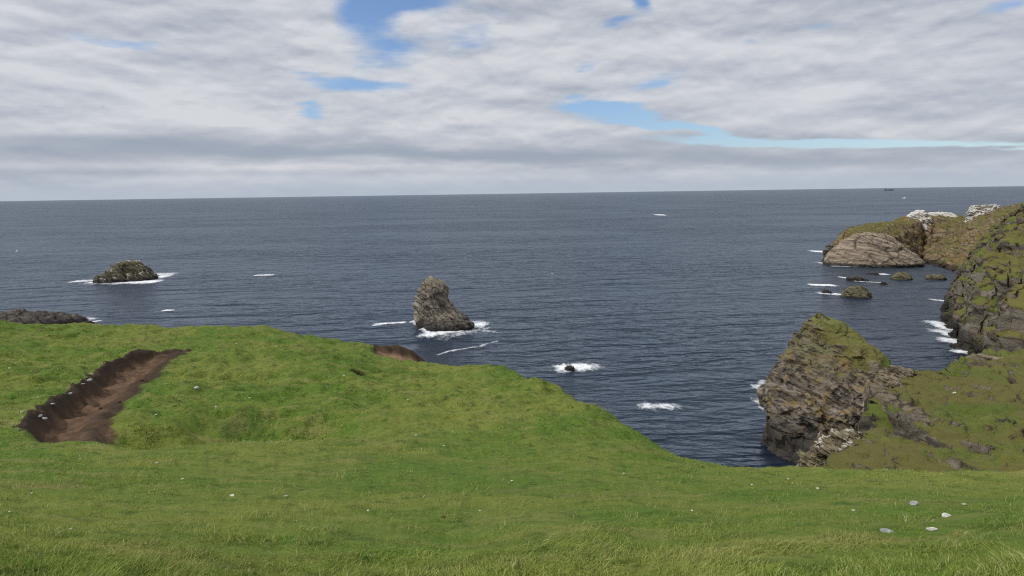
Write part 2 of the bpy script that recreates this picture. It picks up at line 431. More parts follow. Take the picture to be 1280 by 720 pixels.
az = np.concatenate([np.arange(-75, -40, 0.5), np.arange(-40, 40, 0.085), np.arange(40, 75.1, 0.5)]) * math.pi / 180
dd = np.concatenate([np.geomspace(0.5, 17, 90, endpoint=False), np.arange(17, 48, 0.11), np.arange(48, 72, 0.2), np.geomspace(72, 118, 40)])
A, D = np.meshgrid(az, dd)
XY = np.c_[(D * np.sin(A)).ravel(), (D * np.cos(A)).ravel()]
Z = meadow_z(XY)
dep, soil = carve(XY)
# slumped bank behind the brow
B2 = np.array([P(u, v, 66.0)[:2] for u, v in [(466, 436), (480, 434), (505, 433), (525, 434), (544, 436)]])
def bank(xy):
    """a bare bank faces the viewer under a thin turf edge; the ground in front of it has slipped away"""
    dr, tr = path_dist(xy, B2)
    r = np.hypot(xy[:, 0], xy[:, 1]); rr = np.hypot(B2[:, 0], B2[:, 1]).mean()
    azq = np.arctan2(xy[:, 0], xy[:, 1]); a0 = math.atan2(*B2[0]); a1 = math.atan2(*B2[-1])
    s = (azq - a0) / (a1 - a0)
    front = rr + 0.30 * fbm(np.c_[xy * 0.8, np.zeros(len(xy))], 2) - r          # metres on the viewer's side of the edge
    side = sstep(-0.05, 0.08, s) * sstep(1.95, 1.35, s)
    cut = (0.35 * sstep(0.0, 0.3, front) + 0.65 * sstep(0.1, 2.2, front)) * sstep(17, 5.0, front) * side
    beyond = sstep(1.02, 1.45, s) * sstep(2.2, 1.6, s)
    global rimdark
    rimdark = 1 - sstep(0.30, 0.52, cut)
    return cut, side * sstep(-0.22, -0.02, front) * sstep(8.5, 5.0, front), beyond * sstep(-4, 1, front)
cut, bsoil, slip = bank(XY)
_rr = np.hypot(XY[:, 0], XY[:, 1]); _s = (np.arctan2(XY[:, 0], XY[:, 1]) - math.atan2(*B2[0])) / (math.atan2(*B2[-1]) - math.atan2(*B2[0]))
Z = Z - 1.9 * cut - 0.75 * sstep(52, 62, _rr) * sstep(-0.7, 0.15, _s)
V = np.c_[XY, Z]
nr, nc = A.shape
soil_all = np.maximum(soil, bsoil)
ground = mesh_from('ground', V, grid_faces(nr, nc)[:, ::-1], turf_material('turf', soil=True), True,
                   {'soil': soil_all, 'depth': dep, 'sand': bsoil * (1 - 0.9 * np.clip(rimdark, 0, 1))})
tag(ground, 'rolling green clifftop pasture falling to the sea with bare earth scars', None, kind='structure')

# ------------------------------------------------------------------ grass blades (nobody could count them)
def project(Vp):
    q = Vp - EYE; w = q @ _Fv
    return 640 + F_PX * (q @ _Rv) / w, 360 - F_PX * (q @ _Uv) / w, w
def grass():
    U, W, dep_ = project(V); U = U.reshape(nr, nc); W = W.reshape(nr, nc); DW = dep_.reshape(nr, nc)
    ux, uy = U[:-1, 1:] - U[:-1, :-1], W[:-1, 1:] - W[:-1, :-1]
    vx, vy = U[1:, :-1] - U[:-1, :-1], W[1:, :-1] - W[:-1, :-1]
    area = ux * -vy + uy * vx                                   # > 0 where the turf faces the eye
    Dm = D[:-1, :-1]
    ok = (U[:-1, :-1] > -160) & (U[:-1, :-1] < 1440) & (W[:-1, :-1] < 830) & (Dm > 2.6) & (DW[:-1, :-1] > 0.5)
    brow = (area < 0) & (area > -30) & (Dm < 74)
    w = np.where(ok, np.where(area > 0, area, np.where(brow, 0.7 * np.abs(area) + 0.05, 0)), 0)
    so = soil_all.reshape(nr, nc)[:-1, :-1]; w = w * np.clip(1 - so * 1.7, 0, 1) ** 1.5
    n = 470000
    idx = np.random.default_rng(5).choice(w.size, n, p=(w / w.sum()).ravel())
    r, c = np.divmod(idx, nc - 1)
    rg = np.random.default_rng(6); a, b = rg.random(n), rg.random(n)
    Gv = V.reshape(nr, nc, 3)
    def lerp(i, j):
        return Gv[r + i, c + j]
    base = (lerp(0, 0) * ((1 - a) * (1 - b))[:, None] + lerp(1, 0) * (a * (1 - b))[:, None] + lerp(0, 1) * ((1 - a) * b)[:, None] + lerp(1, 1) * (a * b)[:, None])
    d = np.hypot(base[:, 0], base[:, 1])
    clump = fbm(np.c_[base[:, :2] * 1.9, np.zeros(n)], 3); patch = fbm(np.c_[base[:, :2] * 0.35 + 60, np.zeros(n)], 3)
    tall = np.clip(0.62 + 0.75 * clump + 0.35 * patch, 0.16, 2.0)
    hgt = (0.024 + 0.046 * rg.random(n) ** 1.6) * tall * (1 + 0.012 * d)
    wid = np.maximum(0.0042 + 0.004 * rg.random(n), d * 0.00085)
    th = rg.random(n) * 2 * math.pi
    side = np.c_[np.cos(th), np.sin(th), np.zeros(n)] * (wid / 2)[:, None]
    wind = np.array([0.75, 0.35])
    flow = fbm(np.c_[base[:, :2] * 0.9 + 20, np.zeros(n)], 2); flow2 = fbm(np.c_[base[:, :2] * 0.9 - 50, np.zeros(n)], 2)
    lean = np.c_[rg.normal(0, 0.6, n) + wind[0] * 0.3 + 0.9 * flow, rg.normal(0, 0.6, n) + wind[1] * 0.3 + 0.9 * flow2, np.zeros(n)] * hgt[:, None]
    up = np.c_[np.zeros((n, 2)), hgt]
    base = base - np.array([0, 0, 0.006])
    mid = base + up * 0.55 + lean * 0.35; tip = base + up * 0.95 + lean * 1.05
    VV = np.stack([base - side, base + side, mid + side * 0.75, mid - side * 0.75, tip], 1).reshape(-1, 3)
    k = np.arange(n)[:, None] * 5
    F3 = np.concatenate([k + np.array([[0, 1, 2]]), k + np.array([[0, 2, 3]]), k + np.array([[3, 2, 4]])], 0)
    lipd, lt = path_dist(base[:, :2], LIP); rimd, _ = path_dist(base[:, :2], RIM); straw = 0.6 * np.exp(-(lipd / 0.4) ** 2) * sstep(0, 0.15, lt) + 0.55 * np.exp(-(rimd / 0.35) ** 2)
    tone = np.repeat(np.clip(straw + rg.random(n) * 0.8 + 0.25 * (clump * 0.6 + 0.4), 0, 1), 5)
    GN = grid_normals(V, nr, nc); GN[GN[:, 2] < 0] *= -1; GN = GN.reshape(nr, nc, 3)[r, c]
    o = mesh_from('grass', VV, F3, blade_material(), True, {'tone': tone})
    at = o.data.attributes.new('lie', 'FLOAT_VECTOR', 'POINT'); at.data.foreach_set('vector', np.repeat(GN, 5, 0).astype(np.float32).ravel())
    tag(o, 'short wind-bent green grass covering the clifftop pasture', 'grass', kind='stuff')
grass()

# ------------------------------------------------------------------ sea
sea_m = sea_material()
xs = np.array([-60000, -8000, -2000, -600, -200, 0, 200, 600, 2000, 8000, 60000.0])
ys = np.array([-3000, 0, 200, 400, 800, 2000, 8000, 30000, 90000.0])
X, Y = np.meshgrid(xs, ys)
sea = mesh_from('sea', np.c_[X.ravel(), Y.ravel(), np.zeros(X.size)], grid_faces(len(ys), len(xs)), sea_m, False)
tag(sea, 'dark blue sea ruffled by the wind out to the horizon', None, kind='structure')

# ------------------------------------------------------------------ lofted rocks
def loft_rock(name, levels, d0, mat, depth=0.8, nu=150, nv=120, amp=1.0, freq=0.25, strata=0.6, across=(0.62, 0.25, 0.74), seed=0, power=2.4, back=None, skirt=4.0, smooth=False, yaw=0.0, turf=None, blk=1.0):
    """levels: (v, u left, u right[, forward shift m]) read top to bottom at map distance d0"""
    lv = [l if len(l) == 4 else (*l, 0.0) for l in levels]
    pl, pr, sh = [], [], []
    for v, a, b, s in lv:
        pl.append(P(a, v, d0 / math.cos(math.atan((a - 640) / F_PX)) * math.cos(math.atan(((a + b) / 2 - 640) / F_PX))))
        pr.append(P(b, v, d0 / math.cos(math.atan((b - 640) / F_PX)) * math.cos(math.atan(((a + b) / 2 - 640) / F_PX)))); sh.append(s)
    pl, pr, sh = np.array(pl), np.array(pr), np.array(sh)
    cen = (pl + pr) / 2; half = np.linalg.norm(pr[:, :2] - pl[:, :2], axis=1) / 2
    fw = cen.mean(0)[:2]; fw /= np.linalg.norm(fw)
    zz = cen[:, 2]
    # extend below the water / ground
    t = np.concatenate([[0], np.cumsum(np.hypot(np.diff(zz), np.diff(half)))])
    ts = np.linspace(0, t[-1], nv)
    f = lambda arr: np.interp(ts, t, arr)
    hw, cx, cy, cz, ss = f(half), f(cen[:, 0]), f(cen[:, 1]), f(zz), f(sh)
    for arr in (hw, cx, cy, ss):
        k = np.array([1, 2, 3, 2, 1.0]) / 9; arr[2:-2] = np.convolve(arr, k, 'valid')
    ns = 8
    zs = np.concatenate([cz, cz[-1] - np.linspace(0.05, 1, ns) * skirt])
    ex = lambda a, gr=0.0: np.concatenate([a, np.full(ns, a[-1]) * (1 + gr * np.linspace(0, 1, ns))])
    hw, cx, cy, ss = ex(hw, 0.12), ex(cx), ex(cy), ex(ss)
    th = np.linspace(0, 2 * math.pi, nu, endpoint=False)
    c, s = np.cos(th), np.sin(th)
    sc = np.sign(c) * np.abs(c) ** (2 / power); s2 = np.sign(s) * np.abs(s) ** (2 / power)
    rt = np.array([fw[1], -fw[0]])
    dp = hw * depth
    e1 = rt * math.cos(yaw) + fw * math.sin(yaw); e2 = fw * math.cos(yaw) - rt * math.sin(yaw)
    x = cx[:, None] + ss[:, None] * fw[0] + hw[:, None] * sc * e1[0] + dp[:, None] * s2 * e2[0]
    y = cy[:, None] + ss[:, None] * fw[1] + hw[:, None] * sc * e1[1] + dp[:, None] * s2 * e2[1]
    z = np.repeat(zs[:, None], nu, 1)
    Vr = np.stack([x, y, z], -1).reshape(-1, 3)
    n_r = len(zs)
    N = -grid_normals(Vr, n_r, nu, True)
    cenv = np.repeat(np.c_[cx, cy, zs], nu, 0); flip = np.sum(N * (Vr - cenv), 1) < 0; N[flip] *= -1
    rise = np.repeat(np.minimum(1.0, hw / (3.5 * amp)) * 0.92 + 0.08, nu)
    q = Vr + seed * 13.7
    tf = np.zeros(len(Vr))
    if turf:
        td = np.array(turf[0]); td = td / np.linalg.norm(td)
        tf = sstep(0.42, 0.68, N @ td + 0.35 * fbm(q * 0.16, 3) + 0.35 * sstep(turf[2], turf[2] + 5, Vr[:, 2])) * sstep(turf[1], turf[1] + 6, Vr[:, 2] + 2 * fbm(q * 0.2, 2))
        rise = rise * (1 - 0.5 * tf)
    Vr = Vr + N * (amp * rise * (0.75 * fbm(q * freq, 3) + 0.45 * ridged(q * freq * 2.1, 4) - 0.3))[:, None]
    if strata:
        ac = np.array(across); ac = ac / np.linalg.norm(ac); al = np.cross(ac, [0.2, 1, 0.1]); al /= np.linalg.norm(al); ab = np.cross(ac, al)
        qs = np.c_[(q @ ac) * freq * 3.6, (q @ al) * freq * 0.7, (q @ ab) * freq * 0.9]
        Vr = Vr + N * (amp * strata * rise * ridged(qs, 3))[:, None]
    bs = 0.72 / freq
    Vr = Vr + N * (blk * amp * rise * (0.85 * blocks(q, bs, across, seed) + 0.38 * blocks(q, bs * 0.4, across, seed + 5)))[:, None]
    F4 = grid_faces(n_r, nu, True)
    top = Vr[:nu].mean(0); Vr = np.vstack([Vr, top]); k = len(Vr) - 1
    cap = np.stack([np.full(nu, k), (np.arange(nu) + 1) % nu, np.arange(nu), np.full(nu, k)], -1)
    tri = cap[:, :3]
    F = np.vstack([np.c_[F4[:, 0], F4[:, 1], F4[:, 2]], np.c_[F4[:, 0], F4[:, 2], F4[:, 3]], tri])
    o = mesh_from(name, Vr, F, mat, smooth, {'turf': np.append(tf, tf[:nu].mean())})
    import bmesh
    bm = bmesh.new(); bm.from_mesh(o.data); bmesh.ops.recalc_face_normals(bm, faces=bm.faces); bm.to_mesh(o.data); bm.free()
    return recenter(o, (cx[-1], cy[-1], max(0.0, zs[nv - 1])))

M_dark = rock_material('dark_rock', (0.42, 0.41, 0.39), lichen=0.15, wet=2.0)
M_isle = rock_material('isle_rock', (0.48, 0.46, 0.38), grass=0.3, grass_z=(4, 9), lichen=0.25, wet=2.4, white=-0.2, scale=0.5)
M_stack = rock_material('stack_rock', (1.0, 0.96, 0.90), grass=0.35, grass_z=(13, 20), lichen=0.45, wet=2.6)
M_big = rock_material('big_rock', (0.80, 0.77, 0.73), grass=0.7, grass_z=(18, 23), lichen=0.92, wet=8.0, grass_n=(0.26, 0.52), across=(0.80, 0.30, 0.52), scale=1.3)
M_slab = rock_material('slab_rock', (1.05, 0.95, 0.83), lichen=0.2, wet=2.0, scale=0.6, across=(0.5, 0.3, 0.8), bump=0.5)
M_white = rock_material('white_rock', (1.0, 0.98, 0.95), white=0.40, scale=0.5, wet=0, lichen=0.1)
M_skerry = rock_material('skerry_rock', (0.55, 0.54, 0.44), grass=0.35, grass_z=(0.5, 2.0), lichen=0.3, wet=0.5)
M_out = rock_material('outcrop_rock', (0.85, 0.78, 0.66), lichen=0.3, wet=0, scale=1.6, grass=0.4, grass_z=(0, 1), grass_n=(0.75, 1.0), bdist=0.2)
M_spot = rock_material('spotted_rock', (0.72, 0.66, 0.55), lichen=0.6, wet=0, scale=1.6, white=-0.14, grass=0.5, grass_z=(0, 1), grass_n=(0.65, 0.95), bdist=0.2)

# pointed stack in the middle of the water
o = loft_rock('sea_stack', [(345.3, 538.5, 540.3), (349, 534.5, 545.5), (355, 531, 551.5), (362, 527, 555.5), (372, 524, 558), (380, 522.5, 560), (387, 521, 565), (392, 520, 572), (397, 519.5, 580), (403, 519, 586)],
              dist(S(548, 406)), M_stack, depth=0.6, amp=1.2, freq=0.115, strata=0.75, seed=1, power=2.2, blk=0.55, across=(0.82, 0.30, 0.45), yaw=R(20))
tag(o, 'tall pointed grey rock stack standing alone in the middle of the sea', 'sea stack')
o = loft_rock('rock_apron', [(401.5, 560, 574), (404, 548, 588), (408, 538, 592), (413, 532, 578), (416, 533, 566)], dist(S(552, 412)), M_dark, depth=0.55, amp=0.6, freq=0.3, seed=2, nu=120, nv=60, skirt=2)
tag(o, 'low dark wet ledge at the foot of the pointed stack, edged by surf', 'rock')
# left islet
o = loft_rock('islet', [(326.5, 155, 158), (329.5, 150.5, 164), (332.5, 147, 173), (335, 144, 180), (338, 140, 184), (342, 133, 187.5), (346, 128, 190), (352, 124, 190)], dist(S(157, 352)) + 6, M_isle, depth=0.6, amp=1.9, freq=0.085, blk=0.6, strata=0.6, seed=3)
tag(o, 'humped dark rocky islet ringed with white surf on the left of the sea', 'islet')
# dark reef behind the left brow
o = loft_rock('reef', [(389, 10, 20), (393, -12, 33), (396, -30, 52), (400, -50, 72), (404, -60, 86), (408, -70, 92)], dist(S(40, 408)), M_dark, depth=0.30, amp=1.3, freq=0.09, strata=0.35, seed=4, blk=0.25)
tag(o, 'dark jagged reef showing above the grassy brow at the far left', 'reef')
o = loft_rock('reef_rock', [(402, 107, 112), (405, 100, 116)], dist(S(106, 405)), M_dark, depth=0.4, amp=0.3, freq=0.5, seed=5, nu=60, nv=30, skirt=1.5)
tag(o, 'small low black rock awash in foam right of the dark jagged reef', 'rock')
# awash rock
o = loft_rock('awash_rock', [(458, 710, 714), (459.5, 707.5, 717), (462, 706, 718), (464, 706, 718)], dist(S(712, 463)), M_dark, depth=0.8, amp=0.35, freq=0.5, seed=6, nu=70, nv=40, skirt=1.5)
tag(o, 'little dark rock poking out of a round white patch of foam', 'rock')

# big grass-topped rock at the foot of the slope
o = loft_rock('sea_rock', [(393.5, 1023, 1025.5, 2), (398, 1020, 1033, 2), (405, 1014, 1050, 1), (414, 1008, 1066, 1), (426, 1000, 1084, 0), (440, 991, 1100, 0), (455, 983, 1111, -1), (470, 973, 1124, -2), (490, 963, 1130, -3), (510, 962, 1126, -4), (530, 970, 1116, -5)],
              152, M_big, depth=0.62, nu=320, nv=280, amp=1.15, freq=0.13, strata=0.7, seed=7, blk=0.75, power=1.75, skirt=9, yaw=R(-14), across=(0.80, 0.30, 0.52), turf=((0.62, 0.0, 0.78), 6, 19))
tag(o, 'large wedge-shaped rock with a grassy crest beside the lower headland', 'sea rock')
o = loft_rock('rock_toe', [(538, 986, 1022), (545, 982, 1032), (552, 983, 1036), (562, 992, 1034)], dist(S(1008, 560)) + 3, M_dark, depth=0.5, amp=0.9, freq=0.2, seed=8, nu=110, nv=60, skirt=3)
tag(o, 'dark wave-washed ledge below the large grassy wedge-shaped rock', 'rock')

# skerries in the bay
for lab, lv, mt in [
    ('brown peaked skerry in the bay, largest of the low rocks', [(357.5, 1071, 1076), (361, 1063, 1082), (365, 1057, 1086), (371, 1053, 1087.5)], M_skerry),
    ('tiny dark rock in foam just left of the brown peaked skerry', [(362, 1031, 1035), (365, 1028, 1038), (367, 1028, 1039)], M_dark),
    ('low flat dark skerry with foam at its left end, above the brown peaked one', [(345.5, 1064, 1072), (348, 1060, 1078), (350.5, 1060, 1083)], M_dark),
    ('thin dark reef just breaking the surface nearest the pale slab', [(341.7, 1087, 1093), (343, 1083, 1097)], M_dark),
    ('very small black rock between the flat dark skerry and the green hummock', [(352.5, 1103, 1107), (355.5, 1101, 1109)], M_dark),
    ('green-topped hummock of rock in the middle of the bay', [(341, 1125, 1131), (344, 1118, 1136), (349, 1115, 1139)], M_skerry),
    ('flat oval greenish skerry nearest the cliff side of the bay', [(344, 1164, 1176), (346.5, 1161, 1180), (349, 1160, 1181)], M_skerry)]:
    o = loft_rock('skerry', lv, dist(S((lv[-1][1] + lv[-1][2]) / 2, lv[-1][0])), mt, depth=0.7, amp=0.7, freq=0.28, strata=0.3, seed=len(lab), nu=80, nv=40, skirt=2)
    tag(o, lab, 'skerry', 'low rocks in the bay')

# ------------------------------------------------------------------ headlands as shaped terrain
def terrain(name, poly, ztop, mat, step, cliff, amp, freq, label, seed=0, lateral=0.8, strata=0.0, base=0.18):
    poly = np.array([p[:2] for p in poly]); lo = poly.min(0) - 25; hi = poly.max(0) + 25
    xs = np.arange(lo[0], hi[0], step); ys = np.arange(lo[1], hi[1], step)
    X, Y = np.meshgrid(xs, ys); q = np.c_[X.ravel(), Y.ravel()]
    n3 = np.c_[q, np.full(len(q), seed * 7.7)]
    sd = poly_sd(q, poly) + 1.6 * amp * fbm(n3 * freq, 4)
    z = ztop(q, sd)
    e = cliff(sd)
    z = np.where(sd > 0, z * e, 0) + np.where(sd < 0, sd * 1.8, 0)
    Vt = np.c_[q, z]
    Nn = grid_normals(Vt, *X.shape); Nn[Nn[:, 2] < 0] *= -1
    steep = sstep(0.95, 0.55, Nn[:, 2])
    r = ridged(np.c_[q, z] * freq * 1.9 + seed, 5) * 0.32 + fbm(np.c_[q, z] * freq * 4.3 + seed, 4) * 0.38 + ridged(np.c_[q, z] * freq * 7 + seed, 5) * 0.36
    if strata:
        w3 = np.c_[q, z]; a = w3 @ np.array([0.62, 0.25, 0.74]); b = w3 @ np.array([0.2, 0.95, -0.2]); c_ = w3 @ np.array([0.74, 0.1, -0.62])
        r = r + strata * ridged(np.c_[a * freq * 3.2, b * freq * 0.7, c_ * freq * 0.7], 3)
    Vt = Vt + Nn * (amp * (base + steep * lateral) * r)[:, None]
    Vt = Vt + Nn * (amp * (steep * lateral + base - 0.18) * (0.75 * blocks(Vt, 0.32 / freq, seed=seed) + 0.45 * blocks(Vt, 0.13 / freq, seed=seed + 3)))[:, None]
    F = grid_faces(*X.shape)
    F = F[(Vt[:, 2][F].max(1) > -6)]
    used = np.unique(F); mp = np.full(len(Vt), -1); mp[used] = np.arange(len(used))
    o = mesh_from(name, Vt[used], mp[F], mat, True)
    tag(o, label, None, kind='structure'); return o, Vt, X.shape

# lower grassy shelf to the right
def tops(ctrl, lam=1e-3):
    w = np.array([P(*c) for c in ctrl]); t = TPS(w[:, :2] / 50, w[:, 2], lam); return lambda q: t(q / 50)
shelf_ctrl = [(1015, 580, 87), (1050, 548, 97), (1062, 535, 100), (1084, 498, 113), (1105, 482, 122), (1130, 465, 130), (1170, 459, 137), (1200, 444, 150), (1235, 438, 156),
              (1290, 443, 156), (1290, 480, 128), (1290, 520, 108), (1290, 560, 94), (1230, 580, 87), (1150, 585, 85), (1080, 585, 85), (1120, 540, 99), (1170, 520, 107), (1200, 480, 127), (1150, 490, 119), (1420, 450, 160), (1420, 560, 95)]
shelf_top = tops(shelf_ctrl)
def shelf_z(q, sd=None):
    z = shelf_top(q)
    a, b = P(1086, 491, 114)[:2], P(1172, 556, 94)[:2]       # the rock rib stands out of the turf
    d, t = seg_dist(q, a, b)
    side = (q - a) @ np.array([-(b - a)[1], (b - a)[0]]) / np.linalg.norm(b - a)
    z = z + 1.3 * np.exp(-(d / 3.2) ** 2) * sstep(-1.2, 0.5, side) * 1.0
    p3 = np.c_[q, np.zeros(len(q))]
    return z + 1.2 * fbm(p3 * 0.10, 4) + 0.55 * fbm(p3 * 0.42 + 3, 4) + 0.35 * sstep(0.25, 0.45, perlin(p3 * 0.22 + 31)) * 1.0
sp = [P(1006, 588, 82), P(1012, 578, 87), P(1045, 549, 97), P(1062, 536, 101), P(1083, 499, 113), P(1104, 480, 123), P(1130, 463, 131), P(1170, 457, 138), P(1200, 441, 151), P(1235, 436, 157), P(1300, 441, 160), P(1600, 445, 175), P(1600, 640, 66), P(1000, 640, 66)]
shelf, shV, shS = terrain('shelf', sp, shelf_z, turf_material('shelf_turf', warm=0.6, rocky=(0.56, 0.84), wet=2.5, sc=0.45), 0.34, lambda s: sstep(-0.6, 2.2, s) * 0.45 + 0.55 * sstep(-1, 5.5, s) if False else np.clip((s / 3.0), 0, 1) ** 0.45, 0.9, 0.16,
                          'lower grassy headland with rock ribs below the pasture on the right', seed=2, lateral=0.9, strata=0.5)

# steep hillside and cliff at the right edge
base_px = [(1228, 441), (1214, 428), (1200, 412), (1194, 402), (1197, 388), (1206, 372), (1211, 356), (1216, 345)]
hp = [S(1262, 470), S(1236, 452)] + [S(*b) for b in base_px] + [S(1219, 340), S(1244, 338), S(1300, 338), S(1500, 342), S(1700, 470)]
hill_shore = np.array([p[:2] for p in hp])
crest_ctrl = [(1236, 268, 400), (1255, 257, 385), (1282, 246, 370), (1330, 226, 350), (1400, 205, 330)]
def hill_z(q, sd):
    s = np.maximum(sd, 0)
    z = 17 * (1 - np.exp(-s / 5.0)) + 0.92 * s
    z = np.minimum(z, 46 + 0.12 * z)
    n = fbm(np.c_[q * 0.035, np.full(len(q), 3.0)], 4)
    return z * (1 + 0.16 * n) + 1.6 * n
hill, _, _ = terrain('hillside', hp, hill_z, turf_material('hill_turf', warm=0.6, rocky=(0.30, 0.56), wet=9.0, sc=0.22), 0.55, lambda s: np.clip(s / 1.2, 0, 1), 2.6, 0.07,
                     'steep rocky green hillside dropping to a dark sea cliff at the right edge', seed=5, lateral=1.0, strata=0.45)

# far headland across the bay
hd = [S(1040, 327), S(1046, 332), S(1100, 333), S(1140, 326), S(1153, 320), S(1166, 329), S(1190, 335), S(1206, 340), S(1230, 340), S(1400, 340), P(1400, 300, 740), P(1200, 300, 740), P(1130, 300, 710), P(1065, 300, 615)]
hd_sky = [(1030, 318, 545), (1048, 302, 552), (1065, 290, 562), (1090, 284, 582), (1112, 280, 605), (1135, 275, 635), (1165, 270, 655), (1185, 271.5, 655), (1205, 276, 645), (1240, 266, 625), (1300, 256, 605), (1400, 250, 590)]
hd_ctrl = hd_sky + [(u, v + 6, d + 40) for u, v, d in hd_sky] + [(u, v + 13, d + 95) for u, v, d in hd_sky] + [(1055, 314, 538), (1085, 303, 552), (1115, 300, 566), (1140, 303, 598), (1160, 300, 622), (1160, 312, 605), (1182, 304, 600), (1205, 309, 570), (1240, 298, 565), (1182, 320, 572), (1205, 327, 538), (1260, 320, 528), (1400, 290, 540)]
hd_top = tops(hd_ctrl, 1e-2)
def head_z(q, sd): return np.clip(hd_top(q), 3, 46) + 1.5 * fbm(np.c_[q * 0.05, np.full(len(q), 9.0)], 4)
head, _, _ = terrain('headland', hd, head_z, turf_material('headland_turf', warm=0.9, rocky=(0.70, 0.98), wet=4.0, sc=0.16, rk=((0.92, 0.80, 0.62), 0.95)), 0.9, lambda s: np.clip(s / 10.0, 0, 1) ** 0.6, 2.2, 0.07,
                     'ochre and green rocky headland across the bay', seed=8, lateral=0.9, strata=0.4, base=0.7)
o = loft_rock('rock_slab', [(292.5, 1085, 1096), (294, 1072, 1104), (298, 1064, 1112), (305, 1054, 1121), (313, 1046, 1130), (321, 1039, 1139), (327, 1036, 1146), (332.5, 1035, 1144)], dist(S(1090, 333)) + 12, M_slab, depth=0.6, amp=1.3, freq=0.07, strata=0.35, seed=9, across=(0.5, 0.3, 0.8), power=2.1, yaw=R(12))
tag(o, 'pale grey rounded rock slab at the seaward tip of the far headland', 'rock slab')
o = loft_rock('crag', [(306, 1040, 1046), (312, 1034, 1052), (320, 1032, 1056), (331, 1031, 1058)], dist(S(1044, 331)) + 22, M_dark, depth=0.7, amp=1.5, freq=0.12, seed=12, nu=90, nv=60)
tag(o, 'dark broken crag at the left foot of the pale rounded slab', 'rock')
o = loft_rock('white_crag', [(263, 1147, 1153), (266, 1144, 1157), (270, 1139, 1160), (274, 1134, 1161), (279, 1129, 1160)], 636, M_white, depth=0.35, amp=0.9, freq=0.12, seed=10, nu=100, nv=60, skirt=6)
tag(o, 'whitewashed pointed crag on top of the far headland', 'rock')
o = loft_rock('white_ridge', [(265, 1170, 1178), (266.5, 1163, 1186), (269, 1158, 1191), (271, 1155, 1193)], 650, M_white, depth=0.16, amp=0.5, freq=0.14, seed=11, nu=90, nv=40, skirt=4)
tag(o, 'low white-stained rock ridge right of the whitewashed pointed crag', 'rock')
o = loft_rock('pale_crag', [(257.5, 1222, 1240), (262, 1218, 1246), (268, 1214, 1246), (276, 1212, 1246)], 628, rock_material('pale_crag_rock', (1.2, 1.2, 1.25), white=0.3, wet=0, lichen=0.1), depth=0.5, amp=1.8, freq=0.14, seed=13, nu=100, nv=60, skirt=8)
tag(o, 'pale broken crag beside the steep hillside skyline', 'rock')

# rock outcrops on the shelf
for lab, name, lv, d, mt, am, sd_ in [
    ('jumble of pale blocks on the far rim of the lower headland', 'rock_outcrop', [(446, 1222, 1236), (452, 1214, 1246), (458, 1206, 1254), (466, 1196, 1256)], 146, M_out, 1.0, 1),
    ('rough brown rocks on the neck joining the large wedge-shaped rock', 'rock_outcrop', [(458, 1112, 1122), (466, 1106, 1134), (476, 1100, 1138), (486, 1096, 1136)], 128, M_out, 1.2, 2),
    ('white-spotted lichened outcrop at the cliff edge above the pasture rim', 'rock_outcrop', [(538, 1056, 1066), (546, 1044, 1076), (558, 1030, 1082), (574, 1014, 1086), (584, 1008, 1090)], 96, M_spot, 0.9, 3)]:
    o = loft_rock(name, lv, d, mt, depth=0.55, amp=am, freq=0.35, strata=0.7, seed=20 + sd_, nu=130, nv=80, skirt=5)
    tag(o, lab, 'rock outcrop', 'rock outcrops on the lower headland')
def rib():
    a, b = P(1085, 489, 114), P(1174, 556, 94.5); n = 120; w = 60
    t = np.linspace(0, 1, n); ax = a + (b - a) * t[:, None]
    dr = (b - a)[:2]; dr /= np.linalg.norm(dr); nrm = np.array([-dr[1], dr[0]])
    if nrm[0] < 0: nrm = -nrm
    zt = shelf_z(ax[:, :2])
    prof = np.linspace(-1, 1, w)
    taper = sstep(0, 0.08, t) * sstep(1, 0.7, t)
    hh = (1.1 * np.where(prof < -0.55, sstep(-1, -0.55, prof), 1 - 0.55 * (prof + 0.55) / 1.55 * 0 - 0.9 * sstep(-0.4, 1, prof)))
    X = ax[:, None, 0] + nrm[0] * prof * 1.7; Y = ax[:, None, 1] + nrm[1] * prof * 1.7
    zz = shelf_z(np.c_[X.ravel(), Y.ravel()]).reshape(X.shape)
    Zr = zz - 0.5 + taper[:, None] * hh[None] * 1.7
    wig = 0.5 * fbm(np.c_[t * 9, t * 0, t * 0], 3); X = X + nrm[0] * wig[:, None]; Y = Y + nrm[1] * wig[:, None]; Vr = np.stack([X, Y, Zr], -1).reshape(-1, 3)
    Vr[:, 2] += 0.45 * np.repeat(taper, w) * ridged(Vr * np.array([0.9, 0.9, 1.4]), 4) * 0.6
    o = mesh_from('rock_rib', Vr, grid_faces(n, w), rock_material('rib_rock', (0.62, 0.56, 0.48), lichen=0.4, wet=0, scale=1.8, grass=0.5, grass_z=(0, 1), grass_n=(0.8, 1.05), bdist=0.3), False)
    recenter(o, (a + b) / 2 * np.array([1, 1, 1]))
    tag(o, 'long slanting brown rock rib crossing the lower headland turf', 'rock outcrop')
rib()

